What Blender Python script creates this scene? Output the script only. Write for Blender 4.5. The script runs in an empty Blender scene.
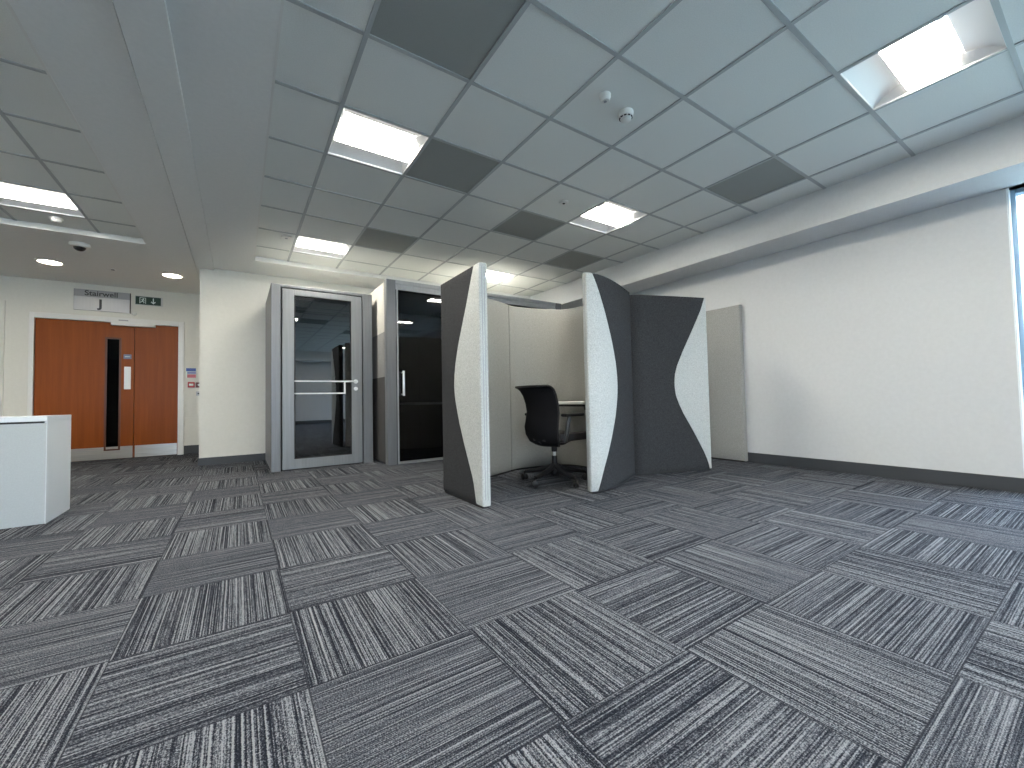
import bpy, bmesh, math, random
from mathutils import Vector, Matrix
random.seed(7)
S = bpy.context.scene
COL = S.collection
PI = math.pi

# ------------------------------------------------------------------ camera
CAM_H = 0.795
PITCH, YAW, ROLL, FPX = 0.035, 0.5863, -0.0203, 411.75
fw = Vector((math.sin(YAW) * math.cos(PITCH), math.cos(YAW) * math.cos(PITCH), math.sin(PITCH)))
rt0 = Vector((math.cos(YAW), -math.sin(YAW), 0))
up0 = rt0.cross(fw)
rt = rt0 * math.cos(ROLL) + up0 * math.sin(ROLL)
up = up0 * math.cos(ROLL) - rt0 * math.sin(ROLL)
cd = bpy.data.cameras.new('camera')
cam = bpy.data.objects.new('camera', cd)
COL.objects.link(cam)
M = Matrix((rt, up, -fw)).transposed().to_4x4()
M.translation = Vector((0, 0, CAM_H))
cam.matrix_world = M
cd.sensor_fit = 'HORIZONTAL'
cd.sensor_width = 36.0
cd.lens = 36.0 * FPX / 1024
cd.clip_start = 0.02
cd.clip_end = 300
S.camera = cam

# ------------------------------------------------------------------ world, exposure
S.view_settings.view_transform = 'Standard'
S.view_settings.look = 'None'
S.view_settings.exposure = 0.40
S.view_settings.gamma = 1.0
S.view_settings.use_curve_mapping = False
S.cycles.diffuse_bounces = 8
S.cycles.max_bounces = 14
SKY = 12.5          # brightness of the overcast sky
PANEL = 62.0       # brightness of the ceiling light diffusers
SPOT = 18.0        # brightness of the small round downlights
w = bpy.data.worlds.new('sky')
S.world = w
w.use_nodes = True
nt = w.node_tree
bg = nt.nodes['Background']
tc = nt.nodes.new('ShaderNodeTexCoord')
sx = nt.nodes.new('ShaderNodeSeparateXYZ')
rp = nt.nodes.new('ShaderNodeValToRGB')
nt.links.new(tc.outputs['Generated'], sx.inputs[0])
nt.links.new(sx.outputs['Z'], rp.inputs[0])
rp.color_ramp.elements[0].position = 0.0
rp.color_ramp.elements[0].color = (0.80, 0.91, 1.0, 1)
rp.color_ramp.elements[1].position = 0.7
rp.color_ramp.elements[1].color = (0.52, 0.74, 1.0, 1)
nt.links.new(rp.outputs[0], bg.inputs[0])
bg.inputs[1].default_value = SKY

# room numbers (metres, camera stands over the origin)
XR, YB, YF, XL, YD = 4.96, 6.75, -6.0, -5.6, 8.5     # right wall, pod wall, wall behind, left wall, door wall
ZC, ZB = 2.675, 2.62                                  # tiles, plasterboard border
GX, GY = 0.54, 0.294                                  # ceiling grid origin (0.6 m tiles)
WX = -0.43                                            # left end of the pod wall
WY = 0.482                                             # where the windows begin


# ------------------------------------------------------------------ materials
def mat(name, col, rough=0.6, metal=0.0, spec=0.5, emit=None, es=0.0):
    m = bpy.data.materials.new(name)
    m.use_nodes = True
    b = m.node_tree.nodes['Principled BSDF']
    b.inputs['Base Color'].default_value = (*col, 1)
    b.inputs['Roughness'].default_value = rough
    b.inputs['Metallic'].default_value = metal
    b.inputs['Specular IOR Level'].default_value = spec
    if emit:
        b.inputs['Emission Color'].default_value = (*emit, 1)
        b.inputs['Emission Strength'].default_value = es
    return m


class NB:
    def __init__(s, m):
        s.t = m.node_tree
        s.b = s.t.nodes['Principled BSDF']

    def n(s, t, **k):
        x = s.t.nodes.new(t)
        for a, v in k.items():
            setattr(x, a, v)
        return x

    def l(s, a, b):
        s.t.links.new(a, b)

    def math(s, op, a, b=None, c=None):
        x = s.n('ShaderNodeMath', operation=op)
        for i, v in enumerate((a, b, c)):
            if v is None:
                continue
            if isinstance(v, (int, float)):
                x.inputs[i].default_value = v
            else:
                s.l(v, x.inputs[i])
        return x.outputs[0]

    def pos(s, obj=False):
        if obj:
            return s.n('ShaderNodeTexCoord').outputs['Object']
        return s.n('ShaderNodeNewGeometry').outputs['Position']

    def mapping(s, v, scale):
        x = s.n('ShaderNodeMapping')
        s.l(v, x.inputs[0])
        x.inputs['Scale'].default_value = scale
        return x.outputs[0]

    def noise(s, v, scale=1.0, detail=2.0, rough=0.5):
        x = s.n('ShaderNodeTexNoise')
        s.l(v, x.inputs['Vector'])
        x.inputs['Scale'].default_value = scale
        x.inputs['Detail'].default_value = detail
        x.inputs['Roughness'].default_value = rough
        return x.outputs['Fac']

    def ramp(s, f, stops):
        x = s.n('ShaderNodeValToRGB')
        s.l(f, x.inputs[0])
        e = x.color_ramp.elements
        e[0].position, e[0].color = stops[0][0], (*stops[0][1], 1)
        e[1].position, e[1].color = stops[-1][0], (*stops[-1][1], 1)
        for p, c in stops[1:-1]:
            k = e.new(p)
            k.color = (*c, 1)
        return x.outputs[0]

    def bump(s, h, strength=0.3, dist=0.002):
        x = s.n('ShaderNodeBump')
        x.inputs['Strength'].default_value = strength
        x.inputs['Distance'].default_value = dist
        s.l(h, x.inputs['Height'])
        s.l(x.outputs[0], s.b.inputs['Normal'])


def speckle(name, c1, c2, scale=220, rough=0.95, bump=0.25, spec=0.15, stretch=(1, 1, 1), detail=3, lo=.3, hi=.7):
    m = mat(name, c1, rough, spec=spec)
    q = NB(m)
    v = q.mapping(q.pos(True), stretch)
    f = q.noise(v, scale, detail, 0.6)
    q.l(q.ramp(f, [(lo, c1), (hi, c2)]), q.b.inputs['Base Color'])
    if bump:
        q.bump(f, bump, 0.001)
    return m


def make_carpet():
    m = mat('carpet_tiles', (.08, .085, .1), 0.97, spec=0.1)
    q = NB(m)
    sp = q.n('ShaderNodeSeparateXYZ')
    q.l(q.pos(), sp.inputs[0])
    u = q.math('DIVIDE', q.math('SUBTRACT', sp.outputs[0], 0.164), 0.5)
    v = q.math('DIVIDE', q.math('SUBTRACT', sp.outputs[1], 0.802), 0.5)
    iu, iv = q.math('FLOOR', u), q.math('FLOOR', v)
    fu, fv = q.math('SUBTRACT', u, iu), q.math('SUBTRACT', v, iv)
    par = q.math('FLOORED_MODULO', q.math('ADD', iu, iv), 2.0)       # 0: stripes along X

    def mix(a, b):
        x = q.n('ShaderNodeMix')
        q.l(par, x.inputs[0]); q.l(a, x.inputs[2]); q.l(b, x.inputs[3])
        return x.outputs[0]
    across, along = mix(fv, fu), mix(fu, fv)
    seed = q.math('ADD', q.math('MULTIPLY', iu, 7.31), q.math('MULTIPLY', iv, 13.77))

    def vec(a, fa, b, fb):
        c = q.n('ShaderNodeCombineXYZ')
        q.l(q.math('MULTIPLY', a, fa), c.inputs[0]); q.l(q.math('MULTIPLY', b, fb), c.inputs[1]); q.l(seed, c.inputs[2])
        return c.outputs[0]
    n1 = q.noise(vec(across, 100, along, 0.35), 1.0, 1.0, 0.6)          # the ribs
    n2 = q.noise(vec(across, 7, along, 0.3), 1.0, 1.0, 0.5)           # broad bands
    n3 = q.noise(vec(across, 150, along, 120), 1.0, 1.0, 0.6)          # loops of yarn
    n4 = q.noise(vec(across, 120, along, 7), 1.0, 1.0, 0.5)            # broken ribs
    s_ = q.math('ADD', q.math('MULTIPLY', q.math('SUBTRACT', n1, 0.5), 2.9), 0.5)
    s_ = q.math('ADD', s_, q.math('MULTIPLY', q.math('SUBTRACT', n2, 0.5), 0.15))
    s_ = q.math('ADD', s_, q.math('MULTIPLY', q.math('SUBTRACT', n4, 0.5), 0.7))
    s_ = q.math('ADD', s_, q.math('MULTIPLY', q.math('SUBTRACT', n3, 0.5), 2.0))
    # tiles laid along X read a little flatter than those laid along Y
    amp = q.math('ADD', 0.80, q.math('MULTIPLY', par, 0.28))
    s_ = q.math('ADD', q.math('MULTIPLY', q.math('SUBTRACT', s_, 0.5), amp), 0.5)
    col = q.ramp(s_, [(0.10, (.010, .012, .019)), (0.36, (.034, .038, .050)), (0.62, (.096, .103, .120)), (1.0, (.255, .265, .285))])
    # tile joints
    e1 = q.math('MINIMUM', q.math('MINIMUM', fu, q.math('SUBTRACT', 1.0, fu)), q.math('MINIMUM', fv, q.math('SUBTRACT', 1.0, fv)))
    jn = q.math('SMOOTH_MIN', q.math('DIVIDE', e1, 0.007), 1.0, 0.2)
    mx = q.n('ShaderNodeMix', data_type='RGBA')
    q.l(jn, mx.inputs[0])
    mx.inputs[6].default_value = (.018, .020, .028, 1)
    q.l(col, mx.inputs[7])
    q.l(mx.outputs[2], q.b.inputs['Base Color'])
    h = q.math('ADD', s_, q.math('MULTIPLY', n3, 0.8))
    q.bump(h, 0.6, 0.004)
    return m


def make_wood():
    m = mat('cherry_veneer', (.25, .07, .02), 0.42, spec=0.2)
    q = NB(m)
    p = q.pos(True)
    a = q.noise(q.mapping(p, (22, 22, 0.9)), 1.0, 4, 0.6)
    b = q.noise(q.mapping(p, (150, 150, 3)), 1.0, 2, 0.6)
    f = q.math('ADD', q.math('MULTIPLY', a, .7), q.math('MULTIPLY', b, .3))
    q.l(q.ramp(f, [(0.28, (.205, .044, .0040)), (0.52, (.245, .057, .0055)), (0.74, (.290, .073, .0080))]), q.b.inputs['Base Color'])
    return m


def make_glass(name, tint, refl):
    m = bpy.data.materials.new(name)
    m.use_nodes = True
    t = m.node_tree
    t.nodes.remove(t.nodes['Principled BSDF'])
    out = t.nodes['Material Output']
    tr = t.nodes.new('ShaderNodeBsdfTransparent')
    tr.inputs[0].default_value = (*tint, 1)
    gl = t.nodes.new('ShaderNodeBsdfGlossy')
    gl.inputs['Roughness'].default_value = 0.0
    gl.inputs['Color'].default_value = (.95, .97, 1, 1)
    fr = t.nodes.new('ShaderNodeLayerWeight')
    fr.inputs['Blend'].default_value = 0.25
    mr = t.nodes.new('ShaderNodeMapRange')
    mr.inputs['To Min'].default_value = refl
    mr.inputs['To Max'].default_value = min(1, refl + .6)
    t.links.new(fr.outputs['Fresnel'], mr.inputs['Value'])
    mx = t.nodes.new('ShaderNodeMixShader')
    t.links.new(mr.outputs[0], mx.inputs[0])
    t.links.new(tr.outputs[0], mx.inputs[1])
    t.links.new(gl.outputs[0], mx.inputs[2])
    t.links.new(mx.outputs[0], out.inputs[0])
    return m


def make_brushed(name, c1, c2, rough=0.38, metal=0.75, stretch=(60, 60, 1.5)):
    m = mat(name, c1, rough, metal)
    q = NB(m)
    f = q.noise(q.mapping(q.pos(True), stretch), 1.0, 3, 0.6)
    q.l(q.ramp(f, [(.3, c1), (.7, c2)]), q.b.inputs['Base Color'])
    return m


M_ = dict(
    wall=speckle('white_wall_paint', (.61, .622, .635), (.64, .652, .665), 30, 0.65, 0.05, 0.3),
    cream=speckle('cream_wall_paint', (.66, .65, .60), (.69, .68, .63), 30, 0.65, 0.05, 0.3),
    back=speckle('grey_wall_paint', (.62, .62, .61), (.65, .65, .64), 30, 0.7, 0.05, 0.3),
    plaster=speckle('white_plasterboard', (.76, .77, .76), (.79, .80, .79), 40, 0.8, 0.05, 0.2),
    tile=speckle('mineral_fibre_tile', (.72, .74, .72), (.80, .82, .80), 160, 0.9, 0.2, 0.1, detail=4),
    darktile=speckle('dark_vent_tile', (.28, .295, .285), (.35, .365, .355), 260, 0.8, 0.2, 0.1),
    grid=mat('grey_ceiling_grid', (.42, .445, .455), 0.5, spec=0.4),
    carpet=make_carpet(),
    skirt=mat('charcoal_skirting', (.045, .050, .058), 0.55),
    white=mat('white_laminate', (.62, .66, .69), 0.35),
    whitep=mat('white_gloss_paint', (.72, .72, .70), 0.35),
    desk_panel=speckle('shaded_grey_laminate', (.36, .39, .40), (.39, .42, .43), 120, 0.5, 0.03, 0.3),  # grey panel, made darker still because its side gets less window light
    lightfab=speckle('light_grey_felt', (.36, .38, .375), (.60, .62, .61), 130, 0.95, 0.4, 0.1, detail=4),
    innerfab=speckle('stone_grey_felt', (.24, .24, .225), (.36, .36, .34), 150, 0.95, 0.4, 0.1, detail=4),
    wallfab=speckle('grey_felt', (.27, .275, .265), (.40, .405, .395), 140, 0.95, 0.4, 0.1, detail=4),
    darkfab=speckle('charcoal_felt', (.024, .025, .027), (.060, .062, .067), 110, 0.95, 0.5, 0.1, detail=4),
    sidefab=speckle('mid_grey_felt', (.20, .20, .20), (.28, .28, .28), 150, 0.95, 0.4, 0.1),
    edgefab=mat('silver_grey_piping', (.34, .36, .38), 0.7),
    black=mat('black_plastic', (.010, .010, .012), 0.45),
    blackmesh=speckle('black_mesh_fabric', (.008, .008, .010), (.016, .016, .018), 400, 0.85, 0.5, 0.1),
    seatfab=speckle('charcoal_seat_fabric', (.035, .034, .036), (.060, .058, .060), 300, 0.9, 0.4, 0.1),
    chrome=mat('satin_chrome', (.86, .87, .88), 0.38, .85),
    steel=make_brushed('brushed_steel', (.55, .54, .52), (.72, .71, .68), 0.30, 0.9, (3, 3, 120)),
    alu=make_brushed('grey_aluminium', (.175, .184, .197), (.215, .224, .238), 0.42, 0.45),
    alumid=make_brushed('mid_grey_aluminium', (.225, .233, .245), (.27, .279, .291), 0.42, 0.45),
    alulight=make_brushed('silver_aluminium', (.36, .375, .39), (.42, .435, .45), 0.42, 0.45),
    gap=mat('dark_rubber_seal', (.012, .012, .014), 0.7),
    podin=mat('dark_pod_lining', (.030, .031, .034), 0.9, spec=.1),
    podwall=mat('grey_pod_lining', (.075, .078, .080), 0.9, spec=.1),
    wood=make_wood(),
    signgrey=mat('sign_grey_band', (.30, .30, .31), 0.4, 0.3),
    signsilver=make_brushed('sign_silver_plate', (.47, .47, .48), (.51, .51, .52), 0.35, 0.3, (120, 2, 2)),
    ink=mat('sign_black_ink', (.012, .012, .014), 0.5),
    exitgreen=mat('exit_sign_green', (.004, .034, .020), 0.5),
    pictowhite=mat('pictogram_white', (.72, .80, .76), 0.4),
    blueprint=mat('notice_blue', (.05, .10, .36), 0.5),
    pinkprint=mat('notice_pink_red', (.52, .13, .16), 0.5),
    red=mat('alarm_red', (.42, .03, .035), 0.4),
    frameblue=mat('flare_tinted_frame', (.30, .44, .56), 0.4, 0.1),  # grey frame, with the blue of lens flare put into its colour
    reveal=mat('white_window_lining', (.86, .90, .92), 0.45),
    diff=mat('light_diffuser', (.9, .9, .9), 0.5, emit=(1.0, .94, .82), es=PANEL),
    basket=mat('perforated_basket', (.8, .8, .8), .5, emit=(1.0, .95, .86), es=0.9),
    refl=mat('white_reflector', (.80, .81, .82), 0.30, spec=.5),
    lamp=mat('downlight_lens', (.9, .9, .85), 0.4, emit=(1.0, .88, .68), es=SPOT),
    doorglass=make_glass('dark_vision_glass', (.05, .055, .06), 0.0),
    podglass=make_glass('tinted_pod_glass', (.42, .44, .45), 0.13),
    podglass2=make_glass('dark_pod_glass', (.40, .42, .44), 0.04),
    winglass=make_glass('window_glass', (.96, .98, 1.0), 0.03),
    brick=speckle('grey_blue_cladding', (.10, .13, .18), (.14, .18, .24), 3, 0.8, 0, 0.2),
    asphalt=speckle('outside_paving', (.36, .37, .29), (.44, .45, .36), 6, 0.9, 0, 0.2),
)


# ------------------------------------------------------------------ mesh helpers
class MB:
    """collects shapes and links them as ONE mesh object"""

    def __init__(s):
        s.v, s.f = [], []

    def add(s, vs, fs):
        o = len(s.v)
        s.v += [tuple(x) for x in vs]
        s.f += [tuple(i + o for i in f) for f in fs]
        return s

    def box(s, x0, x1, y0, y1, z0, z1):
        vs = [(x, y, z) for z in (z0, z1) for y in (y0, y1) for x in (x0, x1)]
        return s.add(vs, [(0, 2, 3, 1), (4, 5, 7, 6), (0, 1, 5, 4), (2, 6, 7, 3), (0, 4, 6, 2), (1, 3, 7, 5)])

    def tube(s, pts, r, n=12, caps=True):
        pts = [Vector(p) for p in pts]
        rs = r if isinstance(r, (list, tuple)) else [r] * len(pts)
        rings = []
        prev = None
        for i, p in enumerate(pts):
            t = (pts[min(i + 1, len(pts) - 1)] - pts[max(i - 1, 0)]).normalized()
            if prev is None:
                a = Vector((0, 0, 1)) if abs(t.z) < .9 else Vector((1, 0, 0))
                u = t.cross(a).normalized()
            else:
                u = (prev - t * prev.dot(t)).normalized()
            prev = u
            v = t.cross(u)
            rings.append([p + (u * math.cos(2 * PI * k / n) + v * math.sin(2 * PI * k / n)) * rs[i] for k in range(n)])
        vs = [q for g in rings for q in g]
        fs = []
        for i in range(len(rings) - 1):
            for k in range(n):
                fs.append((i * n + k, i * n + (k + 1) % n, (i + 1) * n + (k + 1) % n, (i + 1) * n + k))
        if caps:
            fs.append(tuple(range(n))[::-1])
            fs.append(tuple((len(rings) - 1) * n + k for k in range(n)))
        return s.add(vs, fs)

    def lathe(s, prof, n=24, c=(0, 0, 0), axis='z'):
        vs = []
        for r, z in prof:
            for k in range(n):
                a = 2 * PI * k / n
                if axis == 'z':
                    vs.append((c[0] + r * math.cos(a), c[1] + r * math.sin(a), c[2] + z))
                elif axis == 'y':
                    vs.append((c[0] + r * math.cos(a), c[1] + z, c[2] + r * math.sin(a)))
                else:
                    vs.append((c[0] + z, c[1] + r * math.cos(a), c[2] + r * math.sin(a)))
        fs = []
        for i in range(len(prof) - 1):
            for k in range(n):
                fs.append((i * n + k, i * n + (k + 1) % n, (i + 1) * n + (k + 1) % n, (i + 1) * n + k))
        fs.append(tuple(range(n))[::-1])
        fs.append(tuple((len(prof) - 1) * n + k for k in range(n)))
        return s.add(vs, fs)

    def prism(s, poly, z0, z1):
        n = len(poly)
        vs = [(x, y, z0) for x, y in poly] + [(x, y, z1) for x, y in poly]
        fs = [tuple(range(n))[::-1], tuple(range(n, 2 * n))] + [(k, (k + 1) % n, n + (k + 1) % n, n + k) for k in range(n)]
        return s.add(vs, fs)

    def extrude_xz(s, poly, y0, y1):
        n = len(poly)
        vs = [(x, y0, z) for x, z in poly] + [(x, y1, z) for x, z in poly]
        fs = [tuple(range(n)), tuple(range(n, 2 * n))[::-1]] + [(k, n + k, n + (k + 1) % n, (k + 1) % n) for k in range(n)]
        return s.add(vs, fs)

    def build(s, name, m, parent=None, bevel=0.0, smooth=False, loc=None, seg=2):
        me = bpy.data.meshes.new(name)
        me.from_pydata(s.v, [], s.f)
        bm = bmesh.new()
        bm.from_mesh(me)
        bmesh.ops.recalc_face_normals(bm, faces=bm.faces)
        bm.to_mesh(me)
        bm.free()
        me.materials.append(m)
        o = bpy.data.objects.new(name, me)
        COL.objects.link(o)
        if parent:
            o.parent = parent
        if loc:
            o.location = loc
        if bevel:
            b = o.modifiers.new('bevel', 'BEVEL')
            b.width = bevel
            b.segments = seg
            b.limit_method = 'ANGLE'
            b.angle_limit = math.radians(35)
        if smooth:
            for p in me.polygons:
                p.use_smooth = True
            try:
                me.set_sharp_from_angle(angle=math.radians(40))
            except Exception:
                pass
        return o


def thing(name, loc, label, cat, group=None, rz=0.0):
    o = bpy.data.objects.new(name, None)
    COL.objects.link(o)
    o.location = loc
    o.rotation_euler = (0, 0, rz)
    o.empty_display_size = .1
    o['label'] = label
    o['category'] = cat
    if group:
        o['group'] = group
    return o


def tag(o, label, cat, group=None):
    o['label'] = label
    o['category'] = cat
    if group:
        o['group'] = group
    return o


def struct(o):
    o['kind'] = 'structure'
    return o


def copy_tree(o, parent=None):
    c = o.copy()
    COL.objects.link(c)
    if parent:
        c.parent = parent
    for ch in list(o.children):
        copy_tree(ch, c)
    return c


def text(body, size, m, name, parent, loc, rot, depth=0.001, bold=.0018):
    cu = bpy.data.curves.new(name, 'FONT')
    cu.body = body
    cu.size = size
    cu.extrude = depth
    cu.align_x = 'CENTER'
    cu.align_y = 'CENTER'
    cu.offset = bold
    o = bpy.data.objects.new(name, cu)
    COL.objects.link(o)
    dg = bpy.context.evaluated_depsgraph_get()
    me = bpy.data.meshes.new_from_object(o.evaluated_get(dg))
    me.materials.clear()
    me.materials.append(m)
    bpy.data.objects.remove(o)
    r = bpy.data.objects.new(name, me)
    COL.objects.link(r)
    r.parent = parent
    r.location = loc
    r.rotation_euler = rot
    return r


# ------------------------------------------------------------------ room shell
struct(MB().box(XL, XR + .35, YF, YD + .1, -.12, 0).build('floor', M_['carpet']))
# right wall: solid part beyond the windows, a strip over and under them
struct(MB().box(XR, XR + .3, WY, YB + .15, 0, ZC + .2).build('wall_right', M_['wall']))
struct(MB().box(XR, XR + .3, YF, WY, 2.35, ZC + .2).box(XR, XR + .3, YF, WY, 0, .12).build('wall_right_window_surround', M_['wall']))
struct(MB().box(XR - .014, XR, YF, YB, 0, .112).build('baseboard_right', M_['skirt'], bevel=.003))
struct(MB().box(4.5, XR + .3, YF, YB, 2.35, ZC + .2).build('trim_1', M_['wall']))      # bulkhead over the right wall
struct(MB().box(WX, XR + .3, YB, YB + .15, 0, ZC + .2).build('wall_back', M_['cream']))
struct(MB().box(WX, WX + .12, YB + .15, YD, 0, ZC + .2).build('wall_return', M_['cream']))
struct(MB().box(WX - .013, 0.5, YB - .014, YB, 0, .10).box(1.3, XR, YB - .014, YB, 0, .10)
       .box(WX - .014, WX, YB, YD, 0, .10).build('baseboard_back', M_['skirt'], bevel=.003))
FX0, FX1 = -3.4, 0.2                       # window band in the wall behind the camera
struct(MB().box(XL, FX0, YF - .25, YF, 0, ZC + .2).box(FX1, XR + .3, YF - .25, YF, 0, ZC + .2).box(FX0, FX1, YF - .25, YF, 2.35, ZC + .2)
       .box(FX0, FX1, YF - .25, YF, 0, .12).build('wall_front', M_['back']))
struct(MB().box(XL, XR, YF, YF + .014, 0, .12).build('baseboard_front', M_['skirt']))
struct(MB().box(XL - .15, XL, YF, YD, 0, ZC + .2).build('wall_left', M_['cream']))
DX0, DX1, DZ = -2.395, -0.815, 2.07       # door opening
EX0, EX1, EZ = -3.75, -2.74, 2.20        # second opening at the far left
dw = MB()
dw.box(XL, EX0, YD, YD + .15, 0, ZC + .2).box(EX1, DX0, YD, YD + .15, 0, ZC + .2).box(DX1, WX, YD, YD + .15, 0, ZC + .2)
dw.box(EX0, EX1, YD, YD + .15, EZ, ZC + .2).box(DX0, DX1, YD, YD + .15, DZ, ZC + .2)
struct(dw.build('wall_door_side', M_['cream']))
struct(MB().box(EX1 + .08, DX0 - .05, YD - .014, YD, 0, .12).box(DX1 + .08, WX, YD - .014, YD, 0, .14).build('baseboard_door_side', M_['skirt']))

# ceiling: plasterboard border with two recessed tiled fields
RX0, RX1, RY1 = 0.155, 4.5, 6.13         # right field
LX0, LX1, LY1 = -5.4, -0.865, 6.10       # left field
c = MB()
c.box(-0.28, RX0, YF, YD, ZB, ZC + .2)
c.box(RX0, RX1, RY1, YB, ZB, ZC + .2)
c.box(LX1, -0.481, YF, YD, ZB, ZC + .2).box(-.481, -.47, YF, YD, ZC, ZC + .2)
c.box(XL, LX1, LY1, YD, ZB, ZC + .2)
c.box(XL, LX0, YF, LY1, ZB, ZC + .2)
struct(c.build('ceiling', M_['plaster']))
struct(MB().box(-0.47, -0.28, YF, YD, ZB - .026, ZC + .2).build('trim_2', M_['plaster']))
# bright edge angles round the recesses
e = MB()
e.box(RX0, RX0 + .012, YF, RY1, ZB - .003, ZC).box(RX0, RX1, RY1 - .012, RY1, ZB - .003, ZC)
e.box(LX1 - .012, LX1, YF, LY1, ZB - .003, ZC).box(LX0, LX1, LY1 - .012, LY1, ZB - .003, ZC)
struct(e.build('trim_3', M_['whitep']))

LIGHTS = [(0, 0), (0, 4), (0, 8), (4, 0), (4, 4), (4, 8), (0, -4), (4, -4), (0, -8), (4, -8),
          (-4, 8), (-4, 4), (-4, 0), (-4, -4), (-8, 8), (-8, 4), (-8, 0)]
DARK = [(0, 2), (1, 4), (5, 2), (3, 5), (1, 7), (5, 6), (1, 0), (3, -2), (5, -2)]


def tile_field(name, x0, x1, y0, y1):
    t, g = MB(), MB()
    i0, i1 = math.floor((x0 - GX) / .6), math.ceil((x1 - GX) / .6)
    j0, j1 = math.floor((y0 - GY) / .6), math.ceil((y1 - GY) / .6)
    for i in range(i0, i1):
        for j in range(j0, j1):
            if (i, j) in LIGHTS or (i, j) in DARK:
                continue
            a, b = max(x0, GX + .6 * i), min(x1, GX + .6 * (i + 1))
            c_, d = max(y0, GY + .6 * j), min(y1, GY + .6 * (j + 1))
            if b - a < .03 or d - c_ < .03:
                continue
            t.box(a + .004, b - .004, c_ + .004, d - .004, ZC, ZC + .016)
    for i in range(i0 + 1, i1):
        x = GX + .6 * i
        if x0 < x < x1:
            g.box(x - .012, x + .012, y0, y1, ZC - .006, ZC - .0005)
    for j in range(j0 + 1, j1):
        y = GY + .6 * j
        if y0 < y < y1:
            g.box(x0, x1, y - .012, y + .012, ZC - .0058, ZC - .0007)
    t.box(x0 - .02, x1 + .02, y0 - .02, y1 + .02, ZC + .13, ZC + .16)     # slab over the tiles
    struct(t.build(name, M_['tile']))
    return g


g1 = tile_field('ceiling_tiles_right', RX0 + .012, RX1, YF, RY1 - .012)
g2 = tile_field('ceiling_tiles_left', LX0, LX1 - .012, YF, LY1 - .012)
struct(g1.build('trim_4', M_['grid']))
struct(g2.build('trim_5', M_['grid']))

# ------------------------------------------------------------------ dark ceiling tiles
dl = {(0, 2): 'dark grey ceiling tile at the top edge of the photo, left of centre',
      (1, 4): 'dark grey ceiling tile touching the corner of the large bright left panel light',
      (5, 2): 'dark grey ceiling tile nearest the right bulkhead, alone among pale tiles',
      (3, 5): 'dark grey ceiling tile just left of the light above the middle screens',
      (1, 7): 'dark grey ceiling tile beside the light above the glass pods',
      (5, 6): 'farthest dark grey ceiling tile, directly above the office booth screens'}
for (i, j) in DARK:
    if (i, j) not in dl:
        continue
    o = MB().box(-.294, .294, -.294, .294, 0, .016).build('ceiling_tile', M_['darktile'], loc=(GX + .6 * i + .3, GY + .6 * j + .3, ZC))
    tag(o, dl[(i, j)], 'ceiling tile', 'dark ceiling tiles')
ot = MB()
for (i, j) in DARK:
    if (i, j) not in dl:
        ot.box(GX + .6 * i + .004, GX + .6 * i + .596, GY + .6 * j + .004, GY + .6 * j + .596, ZC, ZC + .016)
struct(ot.build('ceiling_dark_tiles', M_['darktile']))


# ------------------------------------------------------------------ modular ceiling lights
def make_panel_light():
    r = thing('ceiling_light', (0, 0, ZC), '', 'ceiling light', 'square recessed ceiling lights')
    fr = MB()
    for a, b, c_, d in ((-.297, .297, -.297, -.285), (-.297, .297, .285, .297), (-.297, -.285, -.285, .285), (.285, .297, -.285, .285)):
        fr.box(a, b, c_, d, -.002, .010)
    fr.box(-.297, .297, -.297, .297, .095, .100)
    fr.box(-.297, -.294, -.29, .29, .01, .095).box(.294, .297, -.29, .29, .01, .095)
    fr.build('frame', M_['refl'], r)
    for s_ in (-1, 1):
        prof = []
        for k in range(11):
            t = k / 10
            y = .286 - t * .150
            z = .006 + .066 * math.sin(t * PI / 2)
            prof.append((y, z))
        mb = MB()
        vs, fs = [], []
        for y, z in prof:
            for x in (-.285, .285):
                vs.append((x, s_ * y, z)); vs.append((x, s_ * y, z + .003))
        for k in range(10):
            a = k * 4
            b = a + 4
            fs += [(a, a + 2, b + 2, b), (a + 1, b + 1, b + 3, a + 3), (a, b, b + 1, a + 1), (a + 2, a + 3, b + 3, b + 2)]
        mb.add(vs, fs)
        mb.build('reflector', M_['refl'], r, smooth=True)
    # curved end cheeks
    for s_ in (-1, 1):
        poly = [(-.286, .004)]
        for k in range(13):
            t = k / 12
            y = -.286 + .572 * t
            poly.append((y, .006 + .030 * math.sin(t * PI)))
        poly.append((.286, .004))
        xs = s_ * .285
        mb = MB()
        vs = [(xs, y, .004) for y in [-.286 + .572 * k / 12 for k in range(13)]]
        vs2 = [(s_ * (.285 - .045 * math.sin(PI * k / 12) ** .8), -.286 + .572 * k / 12, .072 * math.sin(PI * k / 12) ** .6 + .005) for k in range(13)]
        mb.add(vs + vs2, [(k, k + 1, 14 + k, 13 + k) for k in range(12)])
        mb.build('end_cheek', M_['refl'], r, smooth=True)
    # centre light trough: glowing underside, perforated sides with a low glow added to brighten the wings
    hw, zb = .115, .008
    MB().box(-.270, .270, -hw + .004, hw - .004, zb, zb + .004).build('diffuser', M_['diff'], r)
    sd = MB()
    for q in (-1, 1):
        y = q * hw
        sd.add([(-.270, y, zb), (.270, y, zb), (.270, q * (hw + .012), .075), (-.270, q * (hw + .012), .075)], [(0, 1, 2, 3)])
    for x in (-.271, .271):
        sd.add([(x, -hw, zb), (x, hw, zb), (x, hw + .012, .075), (x, -hw - .012, .075)], [(0, 1, 2, 3)])
    sd.build('perforated_basket', M_['basket'], r)
    return r


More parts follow.
